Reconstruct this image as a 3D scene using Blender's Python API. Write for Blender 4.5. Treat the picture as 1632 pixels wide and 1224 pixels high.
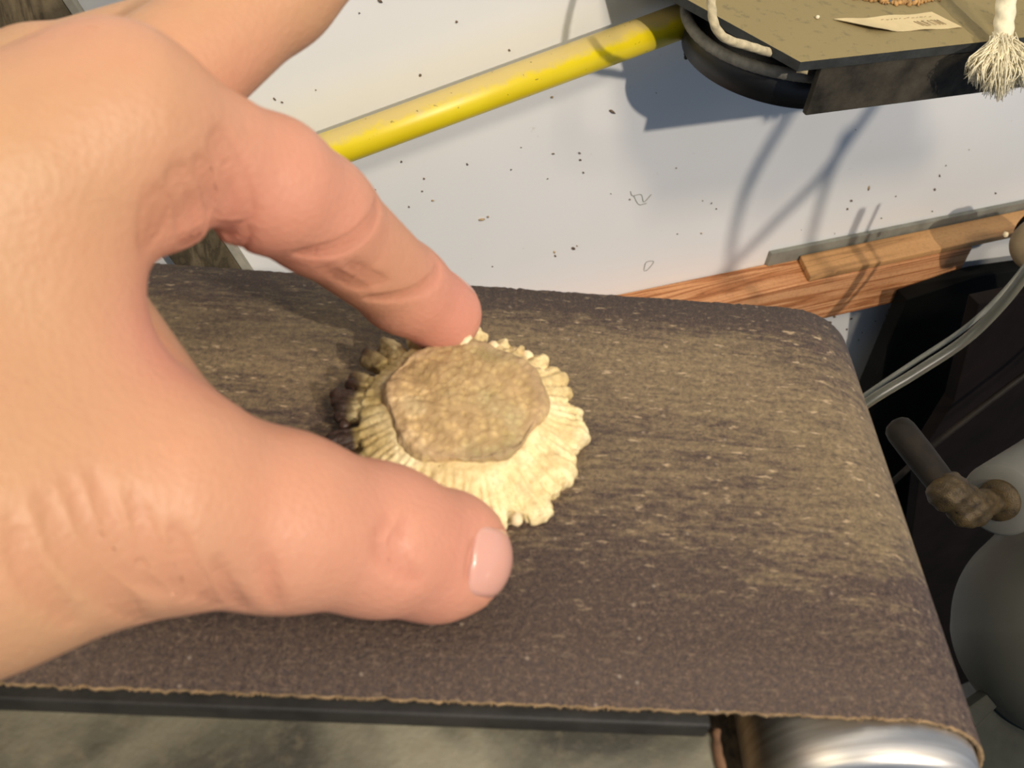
import bpy, bmesh, math, random
import numpy as np
from mathutils import Vector, Matrix, noise as mnoise
random.seed(7); RNG = np.random.default_rng(7)
for o in list(bpy.data.objects): bpy.data.objects.remove(o)
C = bpy.context.scene.collection
SC = bpy.context.scene

# ------------------------------------------------------------------ camera
BZ = 0.95                                   # height of the belt's top above the floor
CAM = np.array([0.0, 0.0, BZ + 0.154])
F = 1651.0
RW = np.array([[0.99517683, 0.06272392, 0.07542402],
               [-0.00758758, -0.71734857, 0.69667313],
               [0.09780338, -0.69388525, -0.71341276]])   # world axes in camera (right, down, forward)
cam_d = bpy.data.cameras.new('camera'); cam = bpy.data.objects.new('camera', cam_d); C.objects.link(cam)
cr, cdn, cf = RW[:, 0], RW[:, 1], RW[:, 2]
cam.matrix_world = Matrix(((cr[0], -cdn[0], -cf[0], CAM[0]), (cr[1], -cdn[1], -cf[1], CAM[1]),
                           (cr[2], -cdn[2], -cf[2], CAM[2]), (0, 0, 0, 1)))
cam_d.sensor_width = 36; cam_d.lens = 36 * F / 1632; cam_d.clip_start = 0.005; cam_d.clip_end = 50
cam_d.dof.use_dof = True; cam_d.dof.focus_distance = 0.36; cam_d.dof.aperture_fstop = 34
SC.camera = cam

# ------------------------------------------------------------------ world, lamps, exposure
W = bpy.data.worlds.new('world'); SC.world = W; W.use_nodes = True
bg = W.node_tree.nodes['Background']; bg.inputs[0].default_value = (0.52, 0.70, 1.0, 1); bg.inputs[1].default_value = 0.34
def lamp(name, kind, loc, target, power, col, size):
    d = bpy.data.lights.new(name, kind); d.energy = power; d.color = col
    if kind == 'AREA': d.shape = 'SQUARE'; d.size = size
    else: d.shadow_soft_size = size
    o = bpy.data.objects.new(name, d); C.objects.link(o); o.location = loc
    o.rotation_euler = (Vector(target) - Vector(loc)).to_track_quat('-Z', 'Y').to_euler()
    return o
KEY = np.array([0.62, -0.66, BZ + 0.72])
lamp('bench_lamp', 'POINT', KEY, (0, 0.13, BZ), 50.0, (1.0, 0.89, 0.77), 0.014)
lamp('ceiling_lamp', 'POINT', (0.42, -0.42, BZ + 0.95), (0, 0.13, BZ), 27.0, (1.0, 0.85, 0.66), 0.09)
lamp('window_light', 'AREA', (-1.1, -0.5, BZ + 1.1), (0, 0.3, BZ - 0.1), 7.0, (1.0, 0.86, 0.62), 0.5)
SC.view_settings.view_transform = 'Standard'; SC.view_settings.look = 'None'
SC.view_settings.exposure = 0.12; SC.view_settings.gamma = 1.0; SC.view_settings.use_curve_mapping = False

# ------------------------------------------------------------------ survey helpers
def ray(px, py): return RW @ np.array([(px - 816) / F, (py - 612) / F, 1.0])
def P(px, py, d): return CAM + ray(px, py) * d                      # a point at depth d
def PZ(px, py, z):                                                   # a point on the level z (from the belt's top)
    r = ray(px, py); return CAM + r * ((BZ + z - CAM[2]) / r[2])
WU = np.array([0.9266, 0.3760, 0.0]); WN = np.array([0.3760, -0.9266, 0.0])
W0 = np.array([0.107 * 1.12, 0.4506 * 1.12, BZ])
def PW(px, py, off=0.0):                                             # a point on the wall, off metres in front
    r = ray(px, py); q = W0 + WN * off; return CAM + r * (np.dot(q - CAM, WN) / np.dot(r, WN))
def WS(p): return float(np.dot(np.asarray(p) - W0, WU))
def wp(s, off, z): q = W0 + WU * s + WN * off; return np.array([q[0], q[1], z])

# ------------------------------------------------------------------ object helpers
def mesh_obj(name, verts, faces, mat, parent=None, smooth=True, origin=None, mats=None, midx=None):
    me = bpy.data.meshes.new(name)
    v = np.asarray(verts, float)
    off = np.zeros(3) if parent is None and origin is None else (np.array(parent.location) if parent is not None and origin is None else np.asarray(origin, float))
    if parent is not None and parent.parent is not None and origin is None:
        off = np.array(parent.location) + np.array(parent.parent.location)
    if parent is None and origin is None:
        off = (v.min(0) + v.max(0)) / 2; off[2] = v[:, 2].min()
    me.from_pydata((v - off).tolist(), [], [list(map(int, f)) for f in faces])
    me.update()
    o = bpy.data.objects.new(name, me); C.objects.link(o)
    if parent is not None:
        o.parent = parent; base = np.array(parent.location)
        if parent.parent is not None: base = base + np.array(parent.parent.location)
        o.location = off - base
    else: o.location = off
    for m in ([mat] if mats is None else mats): me.materials.append(m)
    if midx is not None: me.polygons.foreach_set('material_index', midx)
    if smooth: me.polygons.foreach_set('use_smooth', [True] * len(me.polygons))
    return o
def tag(o, label=None, cat=None, group=None, kind=None):
    if label: o['label'] = label
    if cat: o['category'] = cat
    if group: o['group'] = group
    if kind: o['kind'] = kind
    return o
def thing(name, loc, label, cat, group=None):
    o = bpy.data.objects.new(name, None); C.objects.link(o); o.location = tuple(loc); o.empty_display_size = 0.02
    return tag(o, label, cat, group)
def bm_obj(name, bm, mat, parent=None, smooth=True, **k):
    bmesh.ops.recalc_face_normals(bm, faces=bm.faces)
    bm.verts.ensure_lookup_table(); bm.verts.index_update()
    v = [tuple(x.co) for x in bm.verts]; f = [[q.index for q in x.verts] for x in bm.faces]; bm.free()
    return mesh_obj(name, v, f, mat, parent, smooth, **k)
def prism(name, poly, ext, mat, parent=None, bev=0.0, smooth=False, hole=None):
    """closed polygon (list of 3-d points) extruded by the vector ext, edges bevelled"""
    bm = bmesh.new()
    a = [bm.verts.new(tuple(p)) for p in poly]; b = [bm.verts.new(tuple(np.asarray(p) + ext)) for p in poly]
    bm.faces.new(a); bm.faces.new(b[::-1]); n = len(a)
    for i in range(n): bm.faces.new((a[i], b[i], b[(i + 1) % n], a[(i + 1) % n]))
    bmesh.ops.recalc_face_normals(bm, faces=bm.faces)
    if bev: bmesh.ops.bevel(bm, geom=list(bm.edges), offset=bev, segments=2, affect='EDGES', profile=0.6)
    return bm_obj(name, bm, mat, parent, smooth)
def box_pts(o, u, v, w):
    o, u, v = map(np.asarray, (o, u, v)); return [o, o + u, o + u + v, o + v], np.asarray(w)
def frame_of(d):
    d = np.asarray(d, float); d /= np.linalg.norm(d)
    a = np.array([0, 0, 1.0]) if abs(d[2]) < 0.9 else np.array([1.0, 0, 0])
    u = np.cross(a, d); u /= np.linalg.norm(u); return d, u, np.cross(d, u)
def lathe(name, a, b, prof, mat, parent=None, seg=48, smooth=True, jit=None):
    """prof: list of (t, r) with t the distance from a towards b"""
    d, u, v = frame_of(np.asarray(b) - np.asarray(a)); vs = []; fs = []
    for t, r in prof:
        for k in range(seg):
            an = 2 * math.pi * k / seg; rr = r * (1 + (jit(an, t) if jit else 0))
            vs.append(np.asarray(a) + d * t + (u * math.cos(an) + v * math.sin(an)) * rr)
    for i in range(len(prof) - 1):
        for k in range(seg):
            fs.append((i * seg + k, i * seg + (k + 1) % seg, (i + 1) * seg + (k + 1) % seg, (i + 1) * seg + k))
    fs.append(tuple(range(seg))[::-1]); fs.append(tuple((len(prof) - 1) * seg + k for k in range(seg)))
    return mesh_obj(name, vs, fs, mat, parent, smooth)
def spline(pts, n):
    pts = np.asarray(pts, float); q = np.vstack([2 * pts[0] - pts[1], pts, 2 * pts[-1] - pts[-2]]); out = []
    for i in range(len(pts) - 1):
        p0, p1, p2, p3 = q[i:i + 4]
        for t in np.linspace(0, 1, n, endpoint=False):
            out.append(0.5 * (2 * p1 + (p2 - p0) * t + (2 * p0 - 5 * p1 + 4 * p2 - p3) * t * t + (3 * p1 - p0 - 3 * p2 + p3) * t ** 3))
    out.append(pts[-1]); return np.array(out)
def tube_geo(pts, r, seg=10, strands=0, twist=0):
    pts = np.asarray(pts); vs = []; fs = []
    up = None
    for i, p in enumerate(pts):
        t = pts[min(i + 1, len(pts) - 1)] - pts[max(i - 1, 0)]; t /= np.linalg.norm(t) + 1e-12
        if up is None: _, u, v = frame_of(t)
        else: u = up - t * np.dot(up, t); u /= np.linalg.norm(u); v = np.cross(t, u)
        up = u; rr = r[i] if hasattr(r, '__len__') else r
        for k in range(seg):
            an = 2 * math.pi * k / seg; s = 1.0
            if strands: s = 1 + 0.16 * abs(math.cos(strands * 0.5 * (an + twist * i))) - 0.1
            vs.append(p + (u * math.cos(an) + v * math.sin(an)) * rr * s)
    n = len(pts)
    for i in range(n - 1):
        for k in range(seg): fs.append((i * seg + k, i * seg + (k + 1) % seg, (i + 1) * seg + (k + 1) % seg, (i + 1) * seg + k))
    fs.append(tuple(range(seg))[::-1]); fs.append(tuple((n - 1) * seg + k for k in range(seg)))
    return vs, fs
def tube(name, pts, r, mat, parent=None, seg=12, n=10, **k):
    v, f = tube_geo(spline(pts, n) if n else pts, r, seg, **k); return mesh_obj(name, v, f, mat, parent)
def blob_geo(c, s, seed, rot=None, sub=1):
    bm = bmesh.new(); bmesh.ops.create_icosphere(bm, subdivisions=sub, radius=1)
    r = np.random.default_rng(abs(int(seed))); R3 = np.linalg.qr(r.normal(size=(3, 3)))[0] if rot is None else rot
    v = np.array([x.co for x in bm.verts]); f = [[q.index for q in x.verts] for x in bm.faces]; bm.free()
    v = v * (1 + r.uniform(-.18, .18, (len(v), 1))); return (v * np.asarray(s)) @ R3.T + c, f
class Acc:
    def __init__(s): s.v = []; s.f = []
    def add(s, v, f): n = len(s.v); s.v += [tuple(x) for x in v]; s.f += [[i + n for i in q] for q in f]

# ------------------------------------------------------------------ signed distance surfaces
def caps(p, a, b, ra, rb):
    a = np.asarray(a); ab = np.asarray(b) - a; t = np.clip((p - a) @ ab / (ab @ ab + 1e-12), 0, 1)
    return np.linalg.norm(p - a - t[:, None] * ab, axis=1) - (ra + (rb - ra) * t)
def smin(a, b, k):
    h = np.maximum(k - np.abs(a - b), 0) / k; return np.minimum(a, b) - h * h * k * 0.25
def surface(f, lo, hi, h, levels=1, fd=None):
    """mesh of f = 0: a surface net, then each subdivision is pulled onto fd"""
    fd = fd or f; lo = np.asarray(lo, float); hi = np.asarray(hi, float)
    n = (np.ceil((hi - lo) / h / 4).astype(int) + 1) * 4
    xs = [lo[i] + h * np.arange(n[i]) for i in range(3)]
    # coarse pass on blocks of 4, exact values only in blocks the surface can touch
    cx_ = [lo[i] + h * (1.5 + 4 * np.arange(n[i] // 4)) for i in range(3)]
    cq = np.stack(np.meshgrid(*cx_, indexing='ij'), -1).reshape(-1, 3); cv = f(cq)
    g = np.repeat(np.repeat(np.repeat(cv.reshape(n // 4), 4, 0), 4, 1), 4, 2).astype(np.float32)
    nb = np.where(np.abs(cv) < 1.5 * 1.733 * h * 1.25 + 0.0012)[0]
    bi = np.stack(np.unravel_index(nb, n // 4), 1) * 4
    offs = np.stack(np.meshgrid(*[np.arange(4)] * 3, indexing='ij'), -1).reshape(-1, 3)
    for s in range(0, len(bi), 3000):
        ii = (bi[s:s + 3000, None, :] + offs[None]).reshape(-1, 3)
        g[ii[:, 0], ii[:, 1], ii[:, 2]] = f(lo + h * ii)
    S = g < 0
    c = np.zeros(n - 1, np.int8)
    for dx in (0, 1):
        for dy in (0, 1):
            for dz in (0, 1): c += S[dx:n[0] - 1 + dx, dy:n[1] - 1 + dy, dz:n[2] - 1 + dz]
    act = (c > 0) & (c < 8); idx = -np.ones(n - 1, int); idx[act] = np.arange(act.sum())
    v = lo + (np.argwhere(act) + 0.5) * h; F4 = []
    for ax in range(3):
        A = np.moveaxis(S, ax, 0); I = np.moveaxis(idx, ax, 0)
        d = A[:-1] != A[1:]; d = d[:, 1:-1, 1:-1]
        w = np.argwhere(d); i, j, k = w[:, 0], w[:, 1] + 1, w[:, 2] + 1
        q = np.stack([I[i, j - 1, k - 1], I[i, j, k - 1], I[i, j, k], I[i, j - 1, k]], 1)
        flip = A[i + 1, j, k] ^ (ax == 1)
        q[flip] = q[flip][:, ::-1]; F4.append(q)
    q = np.concatenate(F4); q = q[(q >= 0).all(1)]
    def pull(v, fn, it):
        e = h * 0.15
        for _ in range(it):
            d = fn(v); gr = np.stack([fn(v + np.eye(3)[i] * e) - d for i in range(3)], 1) / e
            st = d[:, None] * gr / (np.sum(gr * gr, 1)[:, None] + 0.05)
            L = np.linalg.norm(st, axis=1)[:, None]; v = v - st * np.minimum(1, h * 0.5 / (L + 1e-9))
        return v
    v = pull(v, f, 3)
    for L in range(levels):
        e = np.sort(np.concatenate([q[:, [i, (i + 1) % 4]] for i in range(4)]), 1)
        ue, inv = np.unique(e, axis=0, return_inverse=True); inv = inv.ravel()
        m = len(q); nv = len(v); fc = nv + len(ue) + np.arange(m)
        em = [nv + inv[i * m:(i + 1) * m] for i in range(4)]
        v = np.concatenate([v, v[ue].mean(1), v[q].mean(1)])
        q = np.concatenate([np.stack([q[:, i], em[i], fc, em[(i + 3) % 4]], 1) for i in range(4)])
        h *= 0.5; v = pull(v, fd if L == levels - 1 else f, 2)
    if levels == 0: v = pull(v, fd, 2)
    return v, q
def outward(v, q):
    a = v[q[:, 1]] - v[q[:, 0]]; b = v[q[:, 2]] - v[q[:, 0]]; n = np.cross(a, b); c = v[q].mean(1)
    return q if np.sum(n * c) > 0 else q[:, ::-1]
def trace(f, px, py, t0=0.05, dirv=None, o=None):
    o = CAM if o is None else o; d = ray(px, py) if dirv is None else dirv; d = d / np.linalg.norm(d); t = t0
    for _ in range(90):
        s = float(f((o + d * t)[None])[0]); t += s * 0.8
        if abs(s) < 5e-5 or t > 0.5: break
    return o + d * t

# ------------------------------------------------------------------ materials
class NT:
    def __init__(s, name, **kw):
        s.m = bpy.data.materials.new(name); s.m.use_nodes = True; s.t = s.m.node_tree; s.N = s.t.nodes; s.L = s.t.links
        s.b = s.N['Principled BSDF']
        for k, v in kw.items(): s.set(k, v)
    def set(s, k, v):
        i = s.b.inputs[k.replace('_', ' ')] if isinstance(k, str) else k
        if hasattr(v, 'is_output'): s.L.new(v, i)
        else: i.default_value = (*v, 1) if isinstance(v, tuple) and len(v) == 3 and i.type == 'RGBA' else v
    def n(s, t, **kw):
        x = s.N.new(t)
        for k, v in kw.items(): setattr(x, k, v)
        return x
    def co(s, scale=(1, 1, 1), kind='Object', rot=(0, 0, 0)):
        c = s.n('ShaderNodeTexCoord'); m = s.n('ShaderNodeMapping'); m.inputs['Scale'].default_value = scale; m.inputs['Rotation'].default_value = rot
        s.L.new(c.outputs[kind], m.inputs[0]); return m.outputs[0]
    def noise(s, co, sc, det=4, rough=0.6, dist=0):
        x = s.n('ShaderNodeTexNoise'); s.L.new(co, x.inputs['Vector'])
        x.inputs['Scale'].default_value = sc; x.inputs['Detail'].default_value = det; x.inputs['Roughness'].default_value = rough
        x.inputs['Distortion'].default_value = dist; return x.outputs[0]
    def vor(s, co, sc, feat='F1'):
        x = s.n('ShaderNodeTexVoronoi', feature=feat); s.L.new(co, x.inputs['Vector']); x.inputs['Scale'].default_value = sc; return x.outputs[0]
    def ramp(s, v, stops, interp='LINEAR'):
        x = s.n('ShaderNodeValToRGB'); s.L.new(v, x.inputs[0]); e = x.color_ramp; e.interpolation = interp
        while len(e.elements) < len(stops): e.elements.new(0.5)
        for q, (p, c) in zip(e.elements, stops):
            q.position = p; q.color = (c, c, c, 1) if not isinstance(c, tuple) else (*c, 1)
        return x.outputs[0]
    def mix(s, f, a, b, mode='MIX'):
        x = s.n('ShaderNodeMix', data_type='RGBA', blend_type=mode)
        for i, v in ((x.inputs[0], f), (x.inputs[6], a), (x.inputs[7], b)): s.set(i, v)
        return x.outputs[2]
    def math(s, op, a, b=0.0, clamp=False):
        x = s.n('ShaderNodeMath', operation=op, use_clamp=clamp); s.set(x.inputs[0], a); s.set(x.inputs[1], b); return x.outputs[0]
    def bump(s, h, st, dist=0.001):
        x = s.n('ShaderNodeBump'); s.set(x.inputs['Height'], h); x.inputs['Strength'].default_value = st; x.inputs['Distance'].default_value = dist
        s.L.new(x.outputs[0], s.b.inputs['Normal']); return x
    def sep(s, v):
        x = s.n('ShaderNodeSeparateXYZ'); s.L.new(v, x.inputs[0]); return x.outputs
    def nz(s):
        g = s.n('ShaderNodeNewGeometry'); return s.sep(g.outputs['Normal'])[2]
    def attr(s, name): x = s.n('ShaderNodeAttribute', attribute_name=name); return x.outputs['Fac']

def plain(name, col, rough=0.6, metal=0.0, spec=0.5, ns=60, var=0.25, bump=0.15, bd=0.0006, dust=None, dustcol=(0.22, 0.17, 0.09)):
    t = NT(name, Roughness=rough, Metallic=metal); c = t.co(); t.b.inputs['Specular IOR Level'].default_value = spec
    f = t.noise(c, ns, 5)
    d = tuple(x * (1 - var) for x in col); l = tuple(min(1, x * (1 + var)) for x in col)
    k = t.ramp(f, [(0.3, d), (0.7, l)])
    if dust is not None:
        up = t.ramp(t.nz(), [(0.2, 0.0), (0.9, 1.0)]); pat = t.ramp(t.noise(c, ns * 1.7, 6, 0.7), [(0.5 - dust * 0.5, 0.0), (0.75 - dust * 0.4, 1.0)])
        m = t.math('MULTIPLY', up, pat); k = t.mix(m, k, dustcol)
        t.set('Roughness', t.math('ADD', rough, t.math('MULTIPLY', m, 0.9 - rough)))
    t.set('Base_Color', k); t.bump(t.noise(c, ns * 8, 4), bump, bd); return t.m

# belt: dark abrasive with wood dust packed into it in streaks along the run
t = NT('abrasive_belt', Roughness=0.8); c = t.co()
x, y, z = t.sep(c)
grit = t.noise(c, 900, 3, 0.7); gr2 = t.noise(c, 2600, 2, 0.5)
base = t.ramp(t.math('ADD', t.math('MULTIPLY', grit, 0.6), t.math('MULTIPLY', gr2, 0.4)), [(0.36, (0.020, 0.011, 0.009)), (0.52, (0.062, 0.038, 0.026)), (0.68, (0.160, 0.110, 0.076))])
yc = t.math('ADD', y, 0.0)
st1 = t.noise(t.co((55, 430, 60)), 1.0, 6, 0.75, 0.6); st2 = t.noise(t.co((260, 800, 60)), 1.0, 4, 0.7, 0.5)
bandc = t.ramp(t.math('ADD', t.math('MULTIPLY', y, 9.0), 0.5), [(0.10, 0.0), (0.30, 0.26), (0.50, 0.66), (0.66, 0.90), (0.82, 0.78), (0.96, 0.18)])
pool = t.noise(t.co((9, 26, 1)), 1.0, 3, 0.5)
m1 = t.math('ADD', t.math('MULTIPLY', st1, 0.55), t.math('MULTIPLY', st2, 0.45))
m1 = t.math('ADD', m1, t.math('MULTIPLY', t.math('SUBTRACT', bandc, 0.5), 0.30)); m1 = t.math('ADD', m1, t.math('MULTIPLY', t.math('SUBTRACT', pool, 0.5), 0.5))
dm = t.math('MULTIPLY', t.ramp(m1, [(0.46, 0.0), (0.58, 0.45), (0.76, 0.85)]), t.ramp(grit, [(0.30, 0.35), (0.60, 1.0)]))
base = t.mix(dm, base, t.mix(t.noise(c, 30, 2), (0.235, 0.180, 0.080), (0.33, 0.235, 0.125)))
sp = t.noise(t.co((230, 720, 300)), 1.0, 3, 0.6)
spm = t.math('MULTIPLY', t.ramp(sp, [(0.615, 0.0), (0.70, 0.9)]), t.ramp(bandc, [(0.0, 0.12), (0.5, 0.9)]))
base = t.mix(spm, base, (0.46, 0.34, 0.20))
sp2 = t.vor(t.co((1, 1, 1)), 210); base = t.mix(t.ramp(sp2, [(0.04, 0.5), (0.10, 0.0)]), base, (0.34, 0.27, 0.20))
t.set('Base_Color', base); t.set('Roughness', t.ramp(grit, [(0.3, 0.55), (0.7, 0.9)])); t.bump(t.math('ADD', grit, gr2), 0.55, 0.0006)
M_belt = t.m
M_back = plain('belt_backing', (0.22, 0.145, 0.07), 0.9, ns=400, var=0.5)
M_platen = plain('platen_shadow_black', (0.016, 0.015, 0.013), 0.6, ns=120, var=0.5)  # near black: the shadow gap under the belt edge is in this colour
t = NT('dusty_cast_housing', Roughness=0.62); c = t.co()
k = t.mix(t.ramp(t.noise(c, 28, 3, 0.5, 0.6), [(0.42, 0.0), (0.62, 1.0)]), (0.040, 0.037, 0.026), (0.19, 0.175, 0.12))
k = t.mix(t.ramp(t.noise(c, 380, 4, 0.7), [(0.5, 0.0), (0.75, 0.5)]), k, (0.16, 0.13, 0.08)); t.set('Base_Color', k); t.bump(t.noise(c, 500, 4), 0.3)
M_house = t.m
M_rust = plain('rusty_rim', (0.13, 0.065, 0.03), 0.85, ns=250, var=0.6)
t = NT('turned_steel', Metallic=1.0, Roughness=0.42); c = t.co()
t.set('Base_Color', t.ramp(t.noise(t.co((40, 900, 40)), 1.0, 3), [(0.3, (0.50, 0.47, 0.42)), (0.7, (0.74, 0.71, 0.66))])); t.bump(t.noise(t.co((30, 2500, 30)), 1.0, 3), 0.10, 0.0004)
t.b.inputs['Anisotropic'].default_value = 0.4
M_steel = t.m
# wall
t = NT('white_melamine', Roughness=0.55); c = t.co()
k = t.ramp(t.noise(c, 5, 3), [(0.3, (0.74, 0.74, 0.70)), (0.7, (0.82, 0.81, 0.78))])
k = t.mix(t.ramp(t.noise(c, 160, 4, 0.7), [(0.68, 0.0), (0.8, 0.35)]), k, (0.40, 0.32, 0.22)); t.set('Base_Color', k); t.bump(t.noise(c, 90, 3), 0.05)
M_wall = t.m
M_floor = plain('dark_concrete', (0.05, 0.048, 0.042), 0.85, ns=20, var=0.4)
# yellow pipe with dust on its upper side
t = NT('yellow_plastic', Roughness=0.38); c = t.co()
k = t.ramp(t.noise(c, 25, 3), [(0.3, (0.72, 0.54, 0.006)), (0.7, (0.80, 0.64, 0.012))])
up = t.ramp(t.math('ADD', t.nz(), t.math('MULTIPLY', t.math('SUBTRACT', t.noise(c, 120, 5, 0.7), 0.5), 0.7)), [(0.60, 0.0), (0.86, 0.8)])
k = t.mix(up, k, (0.60, 0.46, 0.20)); k = t.mix(t.ramp(t.noise(c, 330, 2), [(0.70, 0.0), (0.75, 0.8)]), k, (0.10, 0.07, 0.02)); t.set('Base_Color', k)
M_yel = t.m
def wood(name, a, b, axis_scale, ring=1.0, rough=0.7, turn=0.0):
    t = NT(name, Roughness=rough); m_ = t.n('ShaderNodeMapping'); t.L.new(t.co(rot=(0, 0, -turn)), m_.inputs[0]); m_.inputs['Scale'].default_value = axis_scale; c = m_.outputs[0]
    n1 = t.noise(c, 1.0, 5, 0.55, 0.8); f = t.math('FRACT', t.math('MULTIPLY', n1, 9.0 * ring))
    k = t.ramp(f, [(0.0, a), (0.55, b), (0.85, a), (1.0, tuple(x * 0.62 for x in a))])
    k = t.mix(t.ramp(t.noise(t.co((1, 1, 1)), 500, 3), [(0.5, 0.0), (0.8, 0.4)]), k, tuple(x * 0.4 for x in a)); t.set('Base_Color', k); t.bump(n1, 0.3); return t.m
M_pine = wood('pine', (0.42, 0.155, 0.050), (0.68, 0.34, 0.15), (3.5, 75, 95), 0.75, turn=.3853)
M_pine2 = wood('orange_pine', (0.52, 0.27, 0.10), (0.60, 0.33, 0.13), (2, 30, 20), 0.4, turn=.3853)
M_old = wood('weathered_wood', (0.085, 0.062, 0.030), (0.17, 0.13, 0.07), (60, 60, 9), 0.5, 0.85)
M_oldedge = plain('wood_edge_pale', (0.36, 0.33, 0.25), 0.8)
M_strip = plain('dull_grey_strip', (0.22, 0.22, 0.18), 0.6)  # for the wire, the scrapes and the board's shadow built on the wall
M_guard = plain('dusty_black_steel', (0.032, 0.034, 0.032), 0.6, spec=0.25, ns=90, var=0.4, dust=0.75, dustcol=(0.27, 0.215, 0.100), bump=0.3)
M_flange = plain('scuffed_black_steel', (0.040, 0.034, 0.024), 0.7, spec=0.2, ns=60, var=0.7, bump=0.4)
M_black = plain('black_rubber', (0.006, 0.006, 0.006), 0.45, ns=80, var=0.4)
M_cable = plain('grey_cable', (0.20, 0.185, 0.15), 0.7, ns=200, var=0.35)
M_cord = plain('off_white_cord', (0.52, 0.44, 0.27), 0.8, ns=300, var=0.25)
M_tassel = plain('frayed_cotton', (0.80, 0.72, 0.50), 0.9, ns=300, var=0.15)
M_paper = plain('yellowed_paper', (0.62, 0.50, 0.27), 0.8, ns=50, var=0.12)
M_ink = plain('faded_ink', (0.30, 0.22, 0.11), 0.9)
M_saw = plain('sawdust', (0.42, 0.24, 0.085), 0.95, ns=300, var=0.5)
M_chipd = plain('dark_chip', (0.15, 0.10, 0.065), 0.9, ns=300, var=0.5)
M_chipt = plain('tan_chip', (0.42, 0.30, 0.17), 0.9, ns=300, var=0.4)
M_grey = plain('shaded_grey_paint', (0.055, 0.053, 0.038), 0.5, ns=20, var=0.1, bump=0.05)  # darker than the housing's own grey: its shade is painted into the colour
M_dgreen = plain('dark_green_grey', (0.026, 0.027, 0.020), 0.7, spec=0.2)
M_lgrey = plain('light_grey_paint', (0.115, 0.11, 0.09), 0.5, ns=20, var=0.1, bump=0.05)
M_oily = plain('oily_iron', (0.016, 0.012, 0.008), 0.55, spec=0.2, ns=90, var=0.4)
M_brass = plain('greasy_brass', (0.060, 0.038, 0.012), 0.5, 0.3, ns=200, var=0.6, bump=0.6)
M_dbrown = plain('dark_brown_sheet', (0.008, 0.005, 0.004), 0.8, spec=0.12, ns=30, var=0.4)
M_darkst = plain('black_stand', (0.006, 0.006, 0.005), 0.8, spec=0.1, ns=30, var=0.4)
M_tan = plain('worn_wood_knob', (0.26, 0.19, 0.10), 0.7, ns=60, var=0.3)
t = NT('clear_vinyl', Base_Color=(0.34, 0.34, 0.27), Roughness=0.3, IOR=1.4); t.b.inputs['Transmission Weight'].default_value = 0.85; M_vinyl = t.m
# antler
t = NT('antler', Roughness=0.62); c = t.co()
x, y, z = t.sep(c)
fine = t.noise(c, 650, 4, 0.65); mid = t.noise(c, 130, 4, 0.6)
k = t.ramp(mid, [(0.30, (0.50, 0.35, 0.14)), (0.5, (0.76, 0.58, 0.28)), (0.72, (0.92, 0.78, 0.46))])
k = t.mix(t.ramp(fine, [(0.45, 0.0), (0.72, 0.5)]), k, (0.36, 0.22, 0.09))
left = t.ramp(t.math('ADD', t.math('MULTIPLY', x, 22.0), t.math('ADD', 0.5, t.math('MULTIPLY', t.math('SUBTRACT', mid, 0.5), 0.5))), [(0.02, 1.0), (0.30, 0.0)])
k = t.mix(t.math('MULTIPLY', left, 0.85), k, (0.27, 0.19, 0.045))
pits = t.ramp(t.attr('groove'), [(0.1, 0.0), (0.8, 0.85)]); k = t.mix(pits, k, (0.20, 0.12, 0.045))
stain = t.ramp(t.attr('rim'), [(0.35, 0.0), (0.8, 1.0)]); k = t.mix(t.math('MULTIPLY', stain, left), k, (0.030, 0.014, 0.007))
t.set('Base_Color', k); t.b.inputs['Subsurface Weight'].default_value = 0.05; t.bump(t.math('ADD', fine, mid), 0.5, 0.0008)
M_antler = t.m
t = NT('antler_core', Roughness=0.72); c = t.co()
fine = t.vor(c, 620); mid = t.noise(c, 95, 4, 0.6); big = t.noise(c, 48, 2)
k = t.ramp(mid, [(0.32, (0.30, 0.20, 0.075)), (0.5, (0.62, 0.43, 0.19)), (0.62, (0.95, 0.74, 0.40))])
k = t.mix(t.ramp(big, [(0.46, 0.0), (0.60, 0.85)]), k, (0.24, 0.195, 0.065)); k = t.mix(t.ramp(fine, [(0.25, 0.0), (0.6, 0.5)]), k, (0.30, 0.19, 0.09))
rimm = t.ramp(t.attr('rim'), [(0.55, 0.0), (1.0, 0.45)]); k = t.mix(rimm, k, (0.40, 0.27, 0.16))
t.set('Base_Color', k); t.bump(t.math('ADD', fine, t.noise(c, 900, 3)), 0.6, 0.0006); M_core = t.m
M_pearl = plain('antler_pearl', (0.80, 0.64, 0.38), 0.5, ns=200, var=0.15, bump=0.1)
M_pearld = plain('antler_pearl_dark', (0.045, 0.020, 0.010), 0.5, ns=200, var=0.5, bump=0.1)
# skin
t = NT('skin', Roughness=0.50); c = t.co()
mot = t.noise(c, 55, 4, 0.6); fine = t.noise(c, 320, 4, 0.6)
k = t.mix(t.ramp(t.attr('flush'), [(0.0, 0.0), (1.0, 1.0)]), (0.460, 0.262, 0.135), (0.545, 0.232, 0.165))
k = t.mix(t.ramp(mot, [(0.35, 0.0), (0.7, 0.22)]), k, (0.60, 0.26, 0.16)); k = t.mix(t.ramp(fine, [(0.45, 0.0), (0.8, 0.15)]), k, (0.40, 0.18, 0.10))
k = t.mix(t.math('MULTIPLY', t.attr('crease'), 0.75), k, (0.42, 0.115, 0.07))
t.set('Base_Color', k); t.b.inputs['Subsurface Weight'].default_value = 0.18; t.b.inputs['Subsurface Scale'].default_value = 0.0035
t.b.inputs['Subsurface Radius'].default_value = (1.0, 0.36, 0.2); t.b.inputs['Specular IOR Level'].default_value = 0.32
wr = t.vor(c, 950); t.bump(t.math('ADD', t.math('MULTIPLY', wr, 0.6), t.noise(c, 260, 4, 0.6)), 0.22, 0.0006)
M_skin = t.m
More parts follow.
